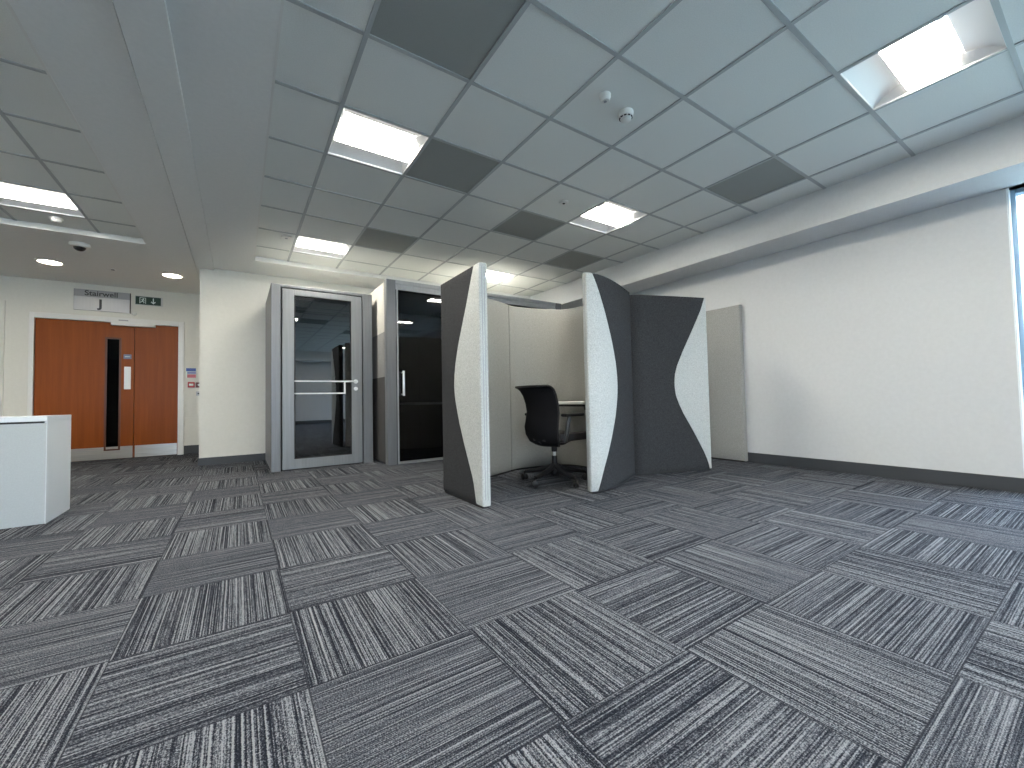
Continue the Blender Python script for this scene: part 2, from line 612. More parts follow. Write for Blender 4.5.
ll = {(4, 0): 'large square ceiling light at the top right, nearest the window, with curved white wings',
      (0, 4): 'bright square ceiling light left of centre, the nearer of the two on the left side',
      (0, 8): 'square ceiling light in front of the glass pods, above the left pod door',
      (4, 4): 'square ceiling light above the middle screens, beside a small round sensor',
      (4, 8): 'distant ceiling light seen just over the top of the leftmost booth screen',
      (-4, 8): 'square ceiling light at the left edge over the lobby by the stairwell doors'}
proto = None
for (i, j) in LIGHTS:
    o = proto if False else None
    if proto is None:
        proto = o = make_panel_light()
    else:
        o = copy_tree(proto)
    o.location = (GX + .6 * i + .3, GY + .6 * j + .3, ZC)
    if (i, j) in ll:
        o['label'] = ll[(i, j)]
    else:
        o['label'] = 'square recessed ceiling light in the unseen part of the room'
        o['group'] = 'ceiling lights behind the camera'

# ------------------------------------------------------------------ round downlights
dls = [(-1.97, 7.41, 'round glowing downlight left of the sign, between dome camera and wall'),
       (-.78, 7.38, 'round glowing downlight by the corner above the green exit sign'),
       (-3.2, 7.40, 'round downlight farther left above the lobby')]
proto = None
for x, y, lb in dls:
    if proto is None:
        proto = o = thing('downlight', (0, 0, ZB), lb, 'downlight', 'round downlights by the stairwell door')
        MB().lathe([(.128, 0), (.128, -.006), (.116, -.012), (.106, -.012), (.103, 0)], 32).build('bezel', M_['whitep'], o, smooth=True)
        MB().lathe([(.102, -.001), (.102, -.010), (.07, -.020), (.001, -.024)], 32).build('lens', M_['lamp'], o, smooth=True)
    else:
        o = copy_tree(proto)
    o.location = (x, y, ZB)
    o['label'] = lb

# ------------------------------------------------------------------ ceiling fittings
o = thing('dome_camera', (-1.485, 6.44, ZB), 'white dome security camera with a dark lens ball on the lobby ceiling', 'security camera')
MB().lathe([(.085, 0), (.088, -.018), (.080, -.034), (.058, -.040), (.056, -.040)], 32).build('housing', M_['whitep'], o, smooth=True)
prof = [(.052 * math.cos(a), -.038 - .045 * math.sin(a)) for a in [k * PI / 2 / 8 for k in range(9)]]
prof[-1] = (.001, prof[-1][1])
MB().lathe(prof, 24).build('lens_dome', mat('smoked_dome', (.01, .01, .012), .08), o, smooth=True)

o = thing('smoke_detector', (2.135, 1.785, ZC), 'larger round white smoke detector with dark slots, second of the near pair', 'smoke detector')
MB().lathe([(.050, 0), (.050, -.012), (.047, -.018), (.047, -.030)], 32).build('base', M_['whitep'], o, smooth=True)
MB().lathe([(.0465, -.030), (.043, -.036), (.036, -.040), (.035, -.052), (.030, -.056), (.001, -.057)], 32).build('cap', M_['whitep'], o, smooth=True)
mb = MB()
for k in range(10):
    a = 2 * PI * k / 10
    p = Vector((.0392 * math.cos(a), .0392 * math.sin(a), -.0385))
    t = Vector((-math.sin(a), math.cos(a), 0)) * .008
    mb.tube([p - t, p + t], .0048, 6)
mb.build('vent_slots', M_['black'], o)

o = thing('sounder', (1.90, 1.745, ZC), 'smaller round white ceiling beacon beside the slotted smoke detector', 'sensor')
MB().lathe([(.035, 0), (.035, -.014), (.031, -.020), (.030, -.034), (.024, -.041), (.001, -.043)], 32).build('body', M_['whitep'], o, smooth=True)
MB().lathe([(.010, -.0425), (.010, -.0445), (.001, -.045)], 16).build('lens', M_['edgefab'], o, smooth=True)

o = thing('presence_sensor', (2.60, 2.95, ZC), 'tiny round ceiling sensor with a dark eye left of the middle light', 'sensor')
MB().lathe([(.044, 0), (.044, -.008), (.036, -.016), (.012, -.018)], 28).build('body', M_['whitep'], o, smooth=True)
MB().lathe([(.013, -.0175), (.011, -.022), (.001, -.024)], 20).build('lens', M_['black'], o, smooth=True)

o = thing('lighting_module', (0.445, 5.22, ZC - .004), 'small square white module on the ceiling next to the light above the pod', 'sensor')
MB().box(-.055, .055, -.055, .055, -.016, .0).build('cover', M_['whitep'], o, bevel=.005)
MB().lathe([(.015, -.0155), (.013, -.020), (.001, -.021)], 20).build('lens', M_['edgefab'], o, smooth=True)

o = thing('lobby_smoke_detector', (-1.515, 5.83, ZC), 'round white detector on the lobby tiles between the left light and the recess edge', 'smoke detector')
MB().lathe([(.052, 0), (.052, -.014), (.046, -.022)], 32).build('base', M_['whitep'], o, smooth=True)
MB().lathe([(.044, -.021), (.040, -.036), (.028, -.045), (.001, -.047)], 32).build('cap', M_['whitep'], o, smooth=True)

o = thing('flush_sensor', (-1.40, 7.44, ZB), 'tiny dark flush sensor between the two downlights', 'sensor')
MB().lathe([(.034, 0), (.034, -.004), (.026, -.006)], 24).build('ring', M_['plaster'], o, smooth=True)
MB().lathe([(.020, -.0055), (.018, -.010), (.001, -.011)], 20).build('lens', M_['black'], o, smooth=True)

# ------------------------------------------------------------------ windows in the right wall
n_w = 5
wlen = (WY - YF - .1) / n_w
for k in range(n_w):
    y1 = WY - k * wlen
    y0 = y1 - wlen
    fr = MB()
    X0, X1 = XR + .09, XR + .14
    t = .038
    fr.box(X0, X1, y0, y0 + t, .12, 2.35).box(X0, X1, y1 - t, y1, .12, 2.35)
    fr.box(X0, X1, y0 + t, y1 - t, .12, .12 + t).box(X0, X1, y0 + t, y1 - t, 2.35 - t, 2.35)
    f = struct(fr.build('window_%d' % (k + 1), M_['frameblue'], bevel=.004))
    MB().box(X0 + .025, X0 + .031, y0 + t, y1 - t, .12 + t, 2.35 - t).build('pane', M_['winglass'], f)
for k in range(3):
    x0 = FX0 + k * (FX1 - FX0) / 3
    x1 = x0 + (FX1 - FX0) / 3
    t = .05
    Y0, Y1 = YF - .19, YF - .13
    fr = MB().box(x0, x0 + t, Y0, Y1, .12, 2.35).box(x1 - t, x1, Y0, Y1, .12, 2.35).box(x0 + t, x1 - t, Y0, Y1, .12, .17).box(x0 + t, x1 - t, Y0, Y1, 2.30, 2.35)
    f = struct(fr.build('window_%d' % (n_w + 1 + k), M_['frameblue']))
    MB().box(x0 + t, x1 - t, Y0 + .025, Y0 + .031, .17, 2.30).build('pane', M_['winglass'], f)
struct(MB().box(XL, 4.5, YF, YF + .5, 2.33, ZC + .2).build('trim_9', M_['back']))
# linings of the opening
struct(MB().box(XR + .001, XR + .09, WY - .012, WY, .12, 2.35).box(XR + .001, XR + .09, YF, WY - .012, .12, .132)
       .build('trim_6', M_['reveal']))

# outside: paving well below, one block across the way
struct(MB().box(XR + .6, 90, -60, 60, -4.2, -4.0).box(-60, XR + .6, -60, YF - .6, -4.2, -4.0).build('ground_outside', M_['asphalt']))
o = thing('neighbouring_building', (26, 2, -4), 'blue grey office block across the way, a sliver through the window', 'building')
MB().box(0, 12, -22, 22, 0, 7.6).build('wall', M_['brick'], o)
MB().box(-.15, 12.1, -22.1, 22.1, 7.6, 7.9).build('roof', M_['skirt'], o)
for j in range(2):
    for k in range(6):
        MB().box(-.04, .02, -20 + k * 7, -16.5 + k * 7, 1.2 + j * 3.3, 3.0 + j * 3.3).build('window', M_['frameblue'], o)

# ------------------------------------------------------------------ stairwell double door
d = MB()
d.box(DX0 - .050, DX0, YD - .022, YD + .08, 0, DZ + .075).box(DX1, DX1 + .075, YD - .022, YD + .08, 0, DZ + .075)
d.box(DX0, DX1, YD - .022, YD + .08, DZ, DZ + .075)
struct(d.build('trim_7', M_['whitep'], bevel=.004))


def leaf(idx, x0, x1, vision=None):
    r = bpy.data.objects.new('door_%d' % idx, None)
    COL.objects.link(r)
    r.location = (x0, YD + .01, 0)
    r['kind'] = 'structure'
    w_ = x1 - x0
    b = MB()
    if vision:
        a, c_, z0, z1 = vision
        a -= x0
        c_ -= x0
        b.box(0, a, 0, .044, .008, DZ - .004).box(c_, w_, 0, .044, .008, DZ - .004)
        b.box(a, c_, 0, .044, .008, z0).box(a, c_, 0, .044, z1, DZ - .004)
        b.build('leaf', M_['wood'], r)
        t = .022
        bead = MB().box(a, a + t, -.006, .05, z0, z1).box(c_ - t, c_, -.006, .05, z0, z1)
        bead.box(a + t, c_ - t, -.006, .05, z0, z0 + t).box(a + t, c_ - t, -.006, .05, z1 - t, z1)
        bead.build('glazing_bead', mat('dark_walnut_bead', (.10, .028, .010), .4), r)
        MB().box(a + t, c_ - t, .018, .026, z0 + t, z1 - t).build('vision_panel', M_['doorglass'], r)
    else:
        b.box(0, w_, 0, .044, .008, DZ - .004).build('leaf', M_['wood'], r, bevel=.002)
    MB().box(.012, w_ - .006, -.003, 0, .010, .190).build('kick_plate', M_['steel'], r)
    return r


MX = -1.345
d1 = leaf(1, DX0 + .004, MX - .003, (-1.675, -1.495, .135, 1.84))
d2 = leaf(2, MX + .003, DX1 - .004)
x = -1.424 - (DX0 + .004)
MB().box(x - .036, x + .040, -.004, 0, 1.055, 1.40).build('push_plate', mat('satin_push_plate', (.62, .62, .60), .45, .3), d1, bevel=.001)
MB().box(x - .045, x + .045, -.003, 0, 1.520, 1.590).build('door_notice', mat('blue_grey_notice', (.17, .19, .27), .5), d1, bevel=.02)
MB().box(x - .030, x + .030, -.0036, -.003, 1.550, 1.558).build('notice_text_line', M_['pictowhite'], d1)
MB().box(DX0 + .004 - (MX + .003), .0, .06, .064, 0, .01).build('threshold', M_['skirt'], d2)
# dark space beyond the vision panel
struct(MB().box(-2.4, -.7, YD + 1.2, YD + 1.25, 0, 2.3).box(-2.42, -2.4, YD + .15, YD + 1.2, 0, 2.3).box(-.72, -.7, YD + .15, YD + 1.2, 0, 2.3)
       .box(-2.4, -.7, YD + .15, YD + 1.2, 2.3, 2.35).box(-2.4, -.7, YD + .15, YD + 1.2, -.05, 0).build('wall_stairwell', M_['back']))
o = thing('door_closer', (-1.355, YD - .03, 2.022), 'slim white door closer strip across the top of the stairwell doors', 'door closer')
MB().box(-.25, .26, -.030, .030, 0, .045).build('body', M_['whitep'], o, bevel=.004)
MB().box(.10, .24, -.036, -.030, .012, .032).build('end_cover', M_['whitep'], o, bevel=.002)

# second opening at the far left with a cream door
d = MB()
d.box(EX0, EX1, YD - .015, YD + .08, EZ, EZ + .08).box(EX1, EX1 + .07, YD - .015, YD + .08, 0, EZ + .08).box(EX0 - .07, EX0, YD - .015, YD + .08, 0, EZ + .08)
struct(d.build('trim_8', M_['cream'], bevel=.004))
r = bpy.data.objects.new('door_3', None)
COL.objects.link(r)
r.location = (EX0, YD + .03, 0)
r['kind'] = 'structure'
MB().box(.004, EX1 - EX0 - .004, 0, .044, .008, EZ - .004).build('leaf', mat('cream_door_paint', (.70, .68, .58), .5), r, bevel=.003)
MB().tube([(.86, -.05, 1.0), (.86, -.05, 1.3)], .01).tube([(.86, 0, 1.02), (.86, -.05, 1.02)], .008).tube([(.86, 0, 1.28), (.86, -.05, 1.28)], .008).build('door_handle', M_['steel'], r, smooth=True)

# ------------------------------------------------------------------ signs on the door wall
o = thing('stairwell_sign', (-1.705, YD, 2.222), 'silver sign with a grey band reading Stairwell J above the double doors', 'sign')
MB().box(-.305, .305, -.022, 0, 0, .205).build('plate', M_['signsilver'], o, bevel=.002)
MB().box(-.305, .305, -.0225, 0, .2055, .31).build('header_band', M_['signgrey'], o, bevel=.002)
text('Stairwell', .105, M_['ink'], 'lettering', o, (-.01, -.0235, .256), (PI / 2, 0, 0))
text('J', .165, M_['ink'], 'letter', o, (-.02, -.0235, .108), (PI / 2, 0, 0), bold=.006)
MB().box(.306, .312, -.024, 0, 0, .31).build('side_rail', M_['gap'], o)

o = thing('exit_sign', (-1.185, YD, 2.378), 'green emergency exit sign with running man and down arrow', 'exit sign')
MB().box(-.160, .172, -.006, 0, -.012, .134).build('backing', mat('clear_acrylic', (.58, .60, .58), .25), o, bevel=.002)
MB().box(-.152, .150, -.010, -.006, .000, .124).build('panel', M_['exitgreen'], o)
pm = MB()
# doorway outline, running figure
pm.box(-.105, -.098, -.012, -.010, .016, .108).box(-.105, -.030, -.012, -.010, .101, .108).box(-.037, -.030, -.012, -.010, .016, .108)
pm.build('doorway_pictogram', M_['pictowhite'], o)
pm = MB()
pm.lathe([(.001, -.013), (.009, -.013), (.009, -.010)], 14, (-.060, 0, .088), 'y')
for a, b, r_ in (((-.064, .078), (-.072, .052), .0075), ((-.072, .052), (-.052, .042), .006), ((-.052, .042), (-.056, .020), .005),
                 ((-.072, .052), (-.086, .036), .006), ((-.086, .036), (-.102, .034), .005), ((-.064, .076), (-.046, .064), .0045), ((-.066, .074), (-.088, .072), .0045)):
    pm.tube([(a[0], -.0118, a[1]), (b[0], -.0118, b[1])], r_ * .9, 8)
pm.build('running_man_pictogram', M_['pictowhite'], o)
MB().box(.052, .064, -.012, -.010, .040, .108).extrude_xz([(.058, .016), (.088, .046), (.080, .056), (.058, .036), (.036, .056), (.028, .046)], -.012, -.010).build('arrow', M_['pictowhite'], o)

o = thing('emergency_lamp', (-1.35, YD, 2.225), 'small round white sensor knob just above the door frame beside the sign', 'sensor')  # plain sensor knob, gives no light
MB().lathe([(.028, 0), (.028, -.012), (.018, -.028), (.001, -.032)], 20, axis='y').build('body', M_['whitep'], o, smooth=True)
o = thing('frame_label', (-1.47, YD - .022, 2.105), 'small dark oval plate on the white door frame', 'label plate')
MB().box(-.055, .055, -.003, 0, -.008, .010).build('plate', M_['edgefab'], o, bevel=.003)

o = thing('fire_action_notice', (-.650, YD, 1.235), 'blue and pink printed fire action notice right of the doors', 'notice')
MB().box(-.068, .068, -.006, 0, 0, .165).build('board', M_['pictowhite'], o, bevel=.001)
MB().box(-.064, .064, -.007, -.006, .110, .160).build('blue_header', M_['blueprint'], o)
MB().box(-.050, .064, -.007, -.006, .004, .060).build('pink_block', M_['pinkprint'], o)
MB().box(-.050, .064, -.007, -.006, .066, .104).build('pale_blue_block', mat('notice_pale_blue', (.25, .30, .52), .5), o)
o = thing('fire_call_point', (-.645, YD, 1.078), 'red fire alarm call point with white front below the notice', 'fire alarm')
MB().box(-.045, .045, -.040, 0, 0, .09).build('box', M_['red'], o, bevel=.006)
MB().box(-.028, .028, -.043, -.040, .030, .062).build('glass', M_['pictowhite'], o, bevel=.002)
o = thing('alarm_sign', (-.545, YD, 1.078), 'small dark red alarm plate at the wall corner beside the call point', 'sign')
MB().box(-.04, .04, -.012, 0, 0, .085).build('plate', mat('dark_red_plate', (.12, .02, .025), .4), o, bevel=.003)
MB().lathe([(.018, -.012), (.018, -.016), (.001, -.017)], 16, (0, 0, .043), 'y').build('badge', M_['pictowhite'], o)
o = thing('key_switch', (-.552, YD, .945), 'small grey metal key switch lowest of the fittings by the corner', 'switch')
MB().box(-.032, .032, -.012, 0, 0, .07).build('plate', M_['alulight'], o, bevel=.003)
MB().lathe([(.012, -.012), (.012, -.018), (.001, -.019)], 16, (0, 0, .035), 'y').build('key_barrel', M_['gap'], o)


# ------------------------------------------------------------------ glazed office pods
def pod_one():
    X0, X1, Y0, Y1, H = .310, 1.462, 5.50, 6.66, 2.20
    o = thing('meeting_pod', (X0, Y0, 0), 'narrow grey glass-door phone pod standing against the wall, left of the two pods', 'office pod')
    W, D = X1 - X0, Y1 - Y0

    MB().box(0, .020, .03, D, .02, H - .01).build('side_panel', M_['alu'], o, bevel=.002)
    MB().box(W - .020, W, .03, D, .02, H - .01).build('side_panel', M_['alu'], o, bevel=.002)
    MB().box(.02, W - .02, D - .02, D, .02, H - .01).build('back_panel', M_['podwall'], o)
    MB().box(.02, W - .02, .05, D - .02, H - .06, H - .01).build('roof_panel', M_['whitep'], o)
    MB().box(.02, W - .02, .05, D - .02, .0, .035).build('floor_panel', M_['podin'], o)
    MB().box(.021, .026, .06, D - .02, .04, H - .06).build('lining', M_['podin'], o)
    MB().box(W - .026, W - .021, .06, D - .02, .04, H - .06).build('lining', M_['podin'], o)
    MB().box(0, .100, 0, .10, 0, H).build('front_post', M_['alu'], o, bevel=.006)
    MB().box(W - .118, W, 0, .10, 0, H).build('front_post', M_['alu'], o, bevel=.006)
    MB().box(.100, W - .118, .004, .10, H - .034, H).build('head_rail', M_['alu'], o, bevel=.004)
    MB().box(.100, .114, .028, .06, .0, H - .034).box(W - .130, W - .118, .028, .06, .0, H - .034).box(.114, W - .13, .028, .06, H - .046, H - .034).build('door_seal', M_['gap'], o)
    # door leaf
    a, b, z0, z1 = .116, W - .132, .012, H - .048
    gx0, gx1, gz0, gz1 = .240, .892, .128, 2.085
    dr = MB()
    dr.box(a, gx0, .006, .05, z0, z1).box(gx1, b, .006, .05, z0, z1).box(gx0, gx1, .006, .05, z0, gz0).box(gx0, gx1, .006, .05, gz1, z1)
    dd = dr.build('door', M_['alumid'], o, bevel=.003)
    MB().box(gx0, gx1, .022, .034, gz0, gz1).build('glass', M_['podglass'], dd)
    MB().box(gx0, gx0 + .012, .014, .022, gz0, gz1).box(gx1 - .012, gx1, .014, .022, gz0, gz1).box(gx0, gx1, .014, .022, gz1 - .012, gz1).box(gx0, gx1, .014, .022, gz0, gz0 + .012).build('glazing_gasket', M_['gap'], dd)
    hx, hz = .940, 1.052
    MB().lathe([(.001, -.012), (.026, -.012), (.027, .006)], 24, (hx, 0, hz), 'y').tube([(hx, -.008, hz), (hx, -.052, hz)], .011).tube(
        [(hx, -.050, hz), (hx - .02, -.055, hz), (hx - .135, -.055, hz - .002)], .0095).build('handle', M_['chrome'], dd, smooth=True)
    MB().lathe([(.001, -.010), (.010, -.012), (.024, -.010), (.025, .006)], 24, (hx, 0, hz - .092), 'y').build('lock_rose', M_['chrome'], dd, smooth=True)
    # white outline in front of the glass beside the handle
    t, za, zb, xa, xb = .016, .897, 1.062, gx0 + .001, .818
    sh = MB().box(xa, xb, .014, .021, zb - t, zb).box(xa, xb, .014, .021, za, za + t).box(xb - t, xb, .014, .021, za + t, zb - t)
    sh.build('white_strip', M_['whitep'], dd)
    MB().lathe([(.045, 0), (.045, -.01), (.001, -.012)], 24, (.62, .62, H - .06)).build('ceiling_spot', M_['whitep'], o)
    return o


pod_one()


def pod_two():
    X0, X1, Y0, Y1, H = 1.532, 4.385, 5.10, 6.64, 2.325
    W, D = X1 - X0, Y1 - Y0
    o = thing('large_meeting_pod', (X0, Y0, 0), 'wide dark glazed meeting pod with bar handle, behind the leftmost booth screen', 'office pod')
    # left side panel in three felt bands
    MB().box(0, .03, .10, D, .02, 1.10).build('side_panel_lower', mat('dark_grey_side_felt', (.075, .072, .072), .9, spec=.1), o)
    MB().box(0, .03, .10, D, 1.10, 1.67).build('side_panel_middle', M_['sidefab'], o)
    MB().box(0, .03, .10, D, 1.67, H - .02).build('side_panel_upper', mat('pale_side_felt', (.48, .47, .44), .9, spec=.1), o)
    MB().box(W - .03, W, .10, D, .02, H - .02).build('side_panel', M_['sidefab'], o)
    MB().box(.03, W - .03, D - .03, D, .02, H - .02).build('back_panel', M_['podin'], o)
    MB().box(.03, W - .03, .10, D - .03, H - .08, H - .02).build('roof_panel', M_['whitep'], o)
    MB().box(.03, W - .03, .06, D - .03, 0, .03).build('floor_panel', M_['podin'], o)
    MB().box(.031, .036, .11, D - .03, .03, H - .08).build('lining', M_['podin'], o)
    MB().box(0, .118, 0, .10, 0, H).build('front_post', M_['alu'], o, bevel=.004)
    MB().box(W - .118, W, 0, .10, 0, H).build('front_post', M_['alu'], o, bevel=.004)
    MB().box(.118, .128, .010, .06, 0, H - .1).build('door_seal', M_['gap'], o)
    MB().box(.128, .146, -.002, .06, .0, H - .118).build('door_edge_strip', M_['alulight'], o, bevel=.002)
    hr = MB()
    hr.box(.118, W - .118, .0, .10, H - .045, H).box(.118, W - .118, .008, .10, H - .085, H - .050).box(.118, W - .118, .0, .10, H - .120, H - .090)
    hr.box(.118, W - .118, .02, .09, H - .12, H - .01)
    hr.build('head_rail', M_['alulight'], o)
    MB().box(.146, W - .118, .004, .05, 0, .030).build('bottom_rail', M_['alulight'], o, bevel=.002)
    gl = MB().box(.146, 1.15, .026, .036, .030, H - .12).build('glass_door', M_['podglass2'], o)
    hb = MB()
    for yy in (-.045, .105):
        hb.tube([(.195, yy, .855), (.195, yy, 1.17)], .016).tube([(.195, yy * .9, .875), (.195, .028, .875)], .008).tube([(.195, yy * .9, 1.15), (.195, .028, 1.15)], .008)
    hb.build('bar_handle', M_['chrome'], gl, smooth=True)
    MB().box(1.15, 1.18, .01, .06, .030, H - .12).build('mullion', M_['gap'], o)
    MB().box(1.18, W - .118, .026, .036, .030, H - .12).build('fixed_glass', M_['podglass2'], o)
    t = MB().box(.42, 2.2, .16, .86, .735, .765).build('table_top', M_['whitep'], o, bevel=.003)
    MB().box(1.1, 1.2, .46, .56, .03, .735).build('table_pedestal', M_['black'], o)
    MB().box(.036, .06, .5, 1.2, 1.2, 1.9).build('wall_panel', M_['podwall'], o)
    return o


pod_two()


# ------------------------------------------------------------------ freestanding felt screens
def smooth_path(pts, n=60, iters=3):
    p = [Vector((a, b, 0)) for a, b in pts]
    for _ in range(iters):
        q = [p[0]]
        for a, b in zip(p, p[1:]):
            q += [a * .75 + b * .25, a * .25 + b * .75]
        q.append(p[-1])
        p = q
    L = [0]
    for a, b in zip(p, p[1:]):
        L.append(L[-1] + (b - a).length)
    out = []
    for k in range(n + 1):
        s_ = L[-1] * k / n
        i = 0
        while i < len(L) - 2 and L[i + 1] < s_:
            i += 1
        t = (s_ - L[i]) / max(1e-9, L[i + 1] - L[i])
        out.append(p[i].lerp(p[i + 1], t))
    return out, L[-1]


class Path:
    def __init__(s, pts, iters=3):
        s.p, s.L = smooth_path(pts, 160, iters)

    def at(s, d):
        f = max(0, min(1, d / s.L)) * 160
        i = min(159, int(f))
        p = s.p[i].lerp(s.p[i + 1], f - i)
        a, b = s.p[max(0, i - 1)], s.p[min(160, i + 2)]
        t = (b - a).normalized()
        return p, Vector((-t.y, t.x, 0))


def slab(path, d0, d1, z0, z1, half, cols, rows, round0=True, round1=True, r=.012, cols_d=None):
    """a solid sheet following the path between distances d0(z) and d1(z)"""
    mb = MB()
    zs = [z0, z0 + r * .3, z0 + r] + [z0 + r + (z1 - z0 - 2 * r) * k / rows for k in range(1, rows)] + [z1 - r, z1 - r * .5, z1 - r * .2, z1]
    grid = []
    for z in zs:
        a, b = d0(z), d1(z)
        ez = min(z - z0, z1 - z)
        row = []
        ds = []
        if round0:
            ds += [a, a + r * .2, a + r * .5, a + r]
        else:
            ds += [a, a, a, a]
        aa, bb = ds[-1], (b - r if round1 else b)
        ds += [aa + (bb - aa) * k / cols for k in range(1, cols)]
        ds += [b - r, b - r * .5, b - r * .2, b] if round1 else [b, b, b, b]
        for d_ in ds:
            e = 1.0
            if round0:
                e = min(e, (d_ - a) / r)
            if round1:
                e = min(e, (b - d_) / r)
            ez_ = min(1, ez / r)
            e = max(0, min(1, e))
            m_ = min(e, ez_)
            off = half - r + r * math.sqrt(max(0, 1 - (1 - m_) ** 2))
            p, nn = path.at(d_)
            row.append((p + nn * off + Vector((0, 0, z)), p - nn * off + Vector((0, 0, z))))
        grid.append(row)
    R, Cn = len(grid), len(grid[0])
    vs = [q[0] for row in grid for q in row] + [q[1] for row in grid for q in row]
    n = R * Cn
    fs = []
    for i in range(R - 1):
        for k in range(Cn - 1):
            a = i * Cn + k
            fs.append((a, a + 1, a + Cn + 1, a + Cn))
            fs.append((n + a, n + a + Cn, n + a + Cn + 1, n + a + 1))
    for i in range(R - 1):
        for k in (0, Cn - 1):
            a = i * Cn + k
            fs.append((a, a + Cn, n + a + Cn, n + a))
    for k in range(Cn - 1):
        for i in (0, R - 1):
            a = i * Cn + k
            fs.append((a, a + 1, n + a + 1, n + a))
    mb.add(vs, fs)
    return mb


PROF = [(0, .095), (.03, .10), (.19, .145), (.42, .27), (.60, .36), (.71, .402), (.80, .434), (.90, .448), (1.0, .440), (1.10, .415), (1.25, .355), (1.53, .21), (1.83, .07)]
PROF_B = [(0, .06), (.03, .065), (.19, .13), (.42, .25), (.60, .34), (.71, .380), (.80, .405), (.90, .416), (1.0, .408), (1.10, .385), (1.25, .33), (1.53, .20), (1.83, .06)]
PROF_C = [(0, .03), (.03, .03), (.10, .05), (.19, .09), (.42, .22), (.60, .33), (.71, .385), (.80, .418), (.90, .430), (1.0, .422), (1.10, .39), (1.25, .315), (1.53, .16), (1.70, .07), (1.83, .02)]


def prof(scale=1.0, add=0.0, table=PROF):
    def f(z):
        t = table
        for (a, b), (c_, d_) in zip(t, t[1:]):
            if z <= c_:
                u = (z - a) / (c_ - a)
                return (b + (d_ - b) * u) * scale + add
        return t[-1][1] * scale + add
    return f


def wing(name, label, pts, free_start, sc=1.0, half=.036, add=0.0, H=1.83, fab='darkfab', table=PROF, edge=True):
    """charcoal felt screen with the pale hourglass inlay on its free end"""
    pa = Path(pts)
    L = pa.L
    base = pa.at(0)[0]
    o = thing(name, (base.x, base.y, 0), label, 'screen panel', 'charcoal and pale grey booth wing screens')
    pa.p = [p - base for p in pa.p]
    f = prof(sc, add, table)
    z0 = .015
    if free_start:
        a = slab(pa, lambda z: 0, lambda z: f(z) - .003, z0, H, half, 14, 40, True, False)
        b = slab(pa, lambda z: f(z) + .003, lambda z: L, z0, H, half, 24, 40, False, True)
        g = slab(pa, lambda z: f(z) - .004, lambda z: f(z) + .004, z0 + .004, H - .004, half - .005, 1, 40, False, False, .004)
        dd = 0
    else:
        a = slab(pa, lambda z: L - f(z) + .003, lambda z: L, z0, H, half, 14, 40, False, True)
        b = slab(pa, lambda z: 0, lambda z: L - f(z) - .003, z0, H, half, 24, 40, True, False)
        g = slab(pa, lambda z: L - f(z) - .004, lambda z: L - f(z) + .004, z0 + .004, H - .004, half - .005, 1, 40, False, False, .004)
        dd = L
    a.build('pale_inlay', M_['lightfab'], o, smooth=True)
    b.build('charcoal_body', M_[fab], o, smooth=True)
    g.build('seam', M_['gap'], o)
    slab(pa, lambda z: .015, lambda z: L - .015, 0, z0 + .004, half - .006, 20, 1, False, False, .002).build('base_rail', M_['black'], o)
    if edge:
        p, nn = pa.at(dd)
        t = Vector((nn.y, -nn.x, 0)) * (-1 if free_start else 1)
        mb = MB()
        for s_ in (-.010, .010):
            q = p + nn * s_ + t * (-.001)
            mb.tube([q + Vector((0, 0, .06)), q + Vector((0, 0, H - .03))], .0035, 8)
        mb.build('edge_piping', M_['edgefab'], o, smooth=True)
    return o


# S1: leftmost wing, runs straight away from the camera
wing('booth_screen', 'leftmost wing screen, charcoal with pale hourglass edge, seen edge on beside the glass pod',
     [(1.505, 2.625), (1.506, 2.9), (1.507, 3.32)], True, 1.0, H=1.805)
# S2 and S3: the two middle wings meeting at a point
wing('booth_screen', 'middle wing screen with the pale felt on its left half, hiding the desk end',
     [(2.412, 2.512), (2.49, 2.490), (2.66, 2.520), (2.92, 2.62), (3.245, 2.775)], True, H=1.835, table=PROF_B)
wing('booth_screen', 'dark wing screen with the pale bow-shaped felt at its right edge',
     [(3.335, 2.875), (3.36, 2.775), (3.52, 2.735), (3.80, 2.635), (4.170, 2.517)], False, H=1.83, table=PROF_C, edge=False)


def plain_screen(name, label, pts, H=1.83, half=.033, m='innerfab', iters=3, seams=()):
    pa = Path(pts, iters)
    base = pa.at(0)[0]
    o = thing(name, (base.x, base.y, 0), label, 'screen panel', 'plain grey booth screens')
    pa.p = [p - base for p in pa.p]
    L = pa.L
    slab(pa, lambda z: 0, lambda z: L, .015, H, half, 60, 12, True, True, .010).build('felt_panel', M_[m], o, smooth=True)
    slab(pa, lambda z: .012, lambda z: L - .012, 0, .018, half - .006, 40, 1, False, False, .002).build('base_rail', M_['black'], o)
    return o


plain_screen('booth_back_screen', 'flat grey felt back screen joining the leftmost wing, left of the seam behind the chair',
             [(1.560, 3.410), (2.0, 3.597), (2.462, 3.793)])
plain_screen('curved_booth_screen', 'stone grey curved felt screen wrapping round behind the black chair and desk',
             [(2.468, 3.797), (2.60, 3.850), (2.95, 3.80), (3.275, 3.68), (3.275, 3.25), (3.265, 2.88)])
plain_screen('wall_side_screen', 'plain light grey felt screen standing tight against the right wall',
             [(4.912, 2.505), (4.912, 2.9), (4.912, 3.42)], H=1.84, m='wallfab', half=.034)
plain_screen('curved_booth_screen', 'curved grey felt screen of the second bay, hidden behind the dark wing',
             [(4.87, 3.47), (4.5, 3.62), (4.1, 3.80), (3.75, 3.85), (3.45, 3.72), (3.42, 3.3), (3.415, 2.98)])

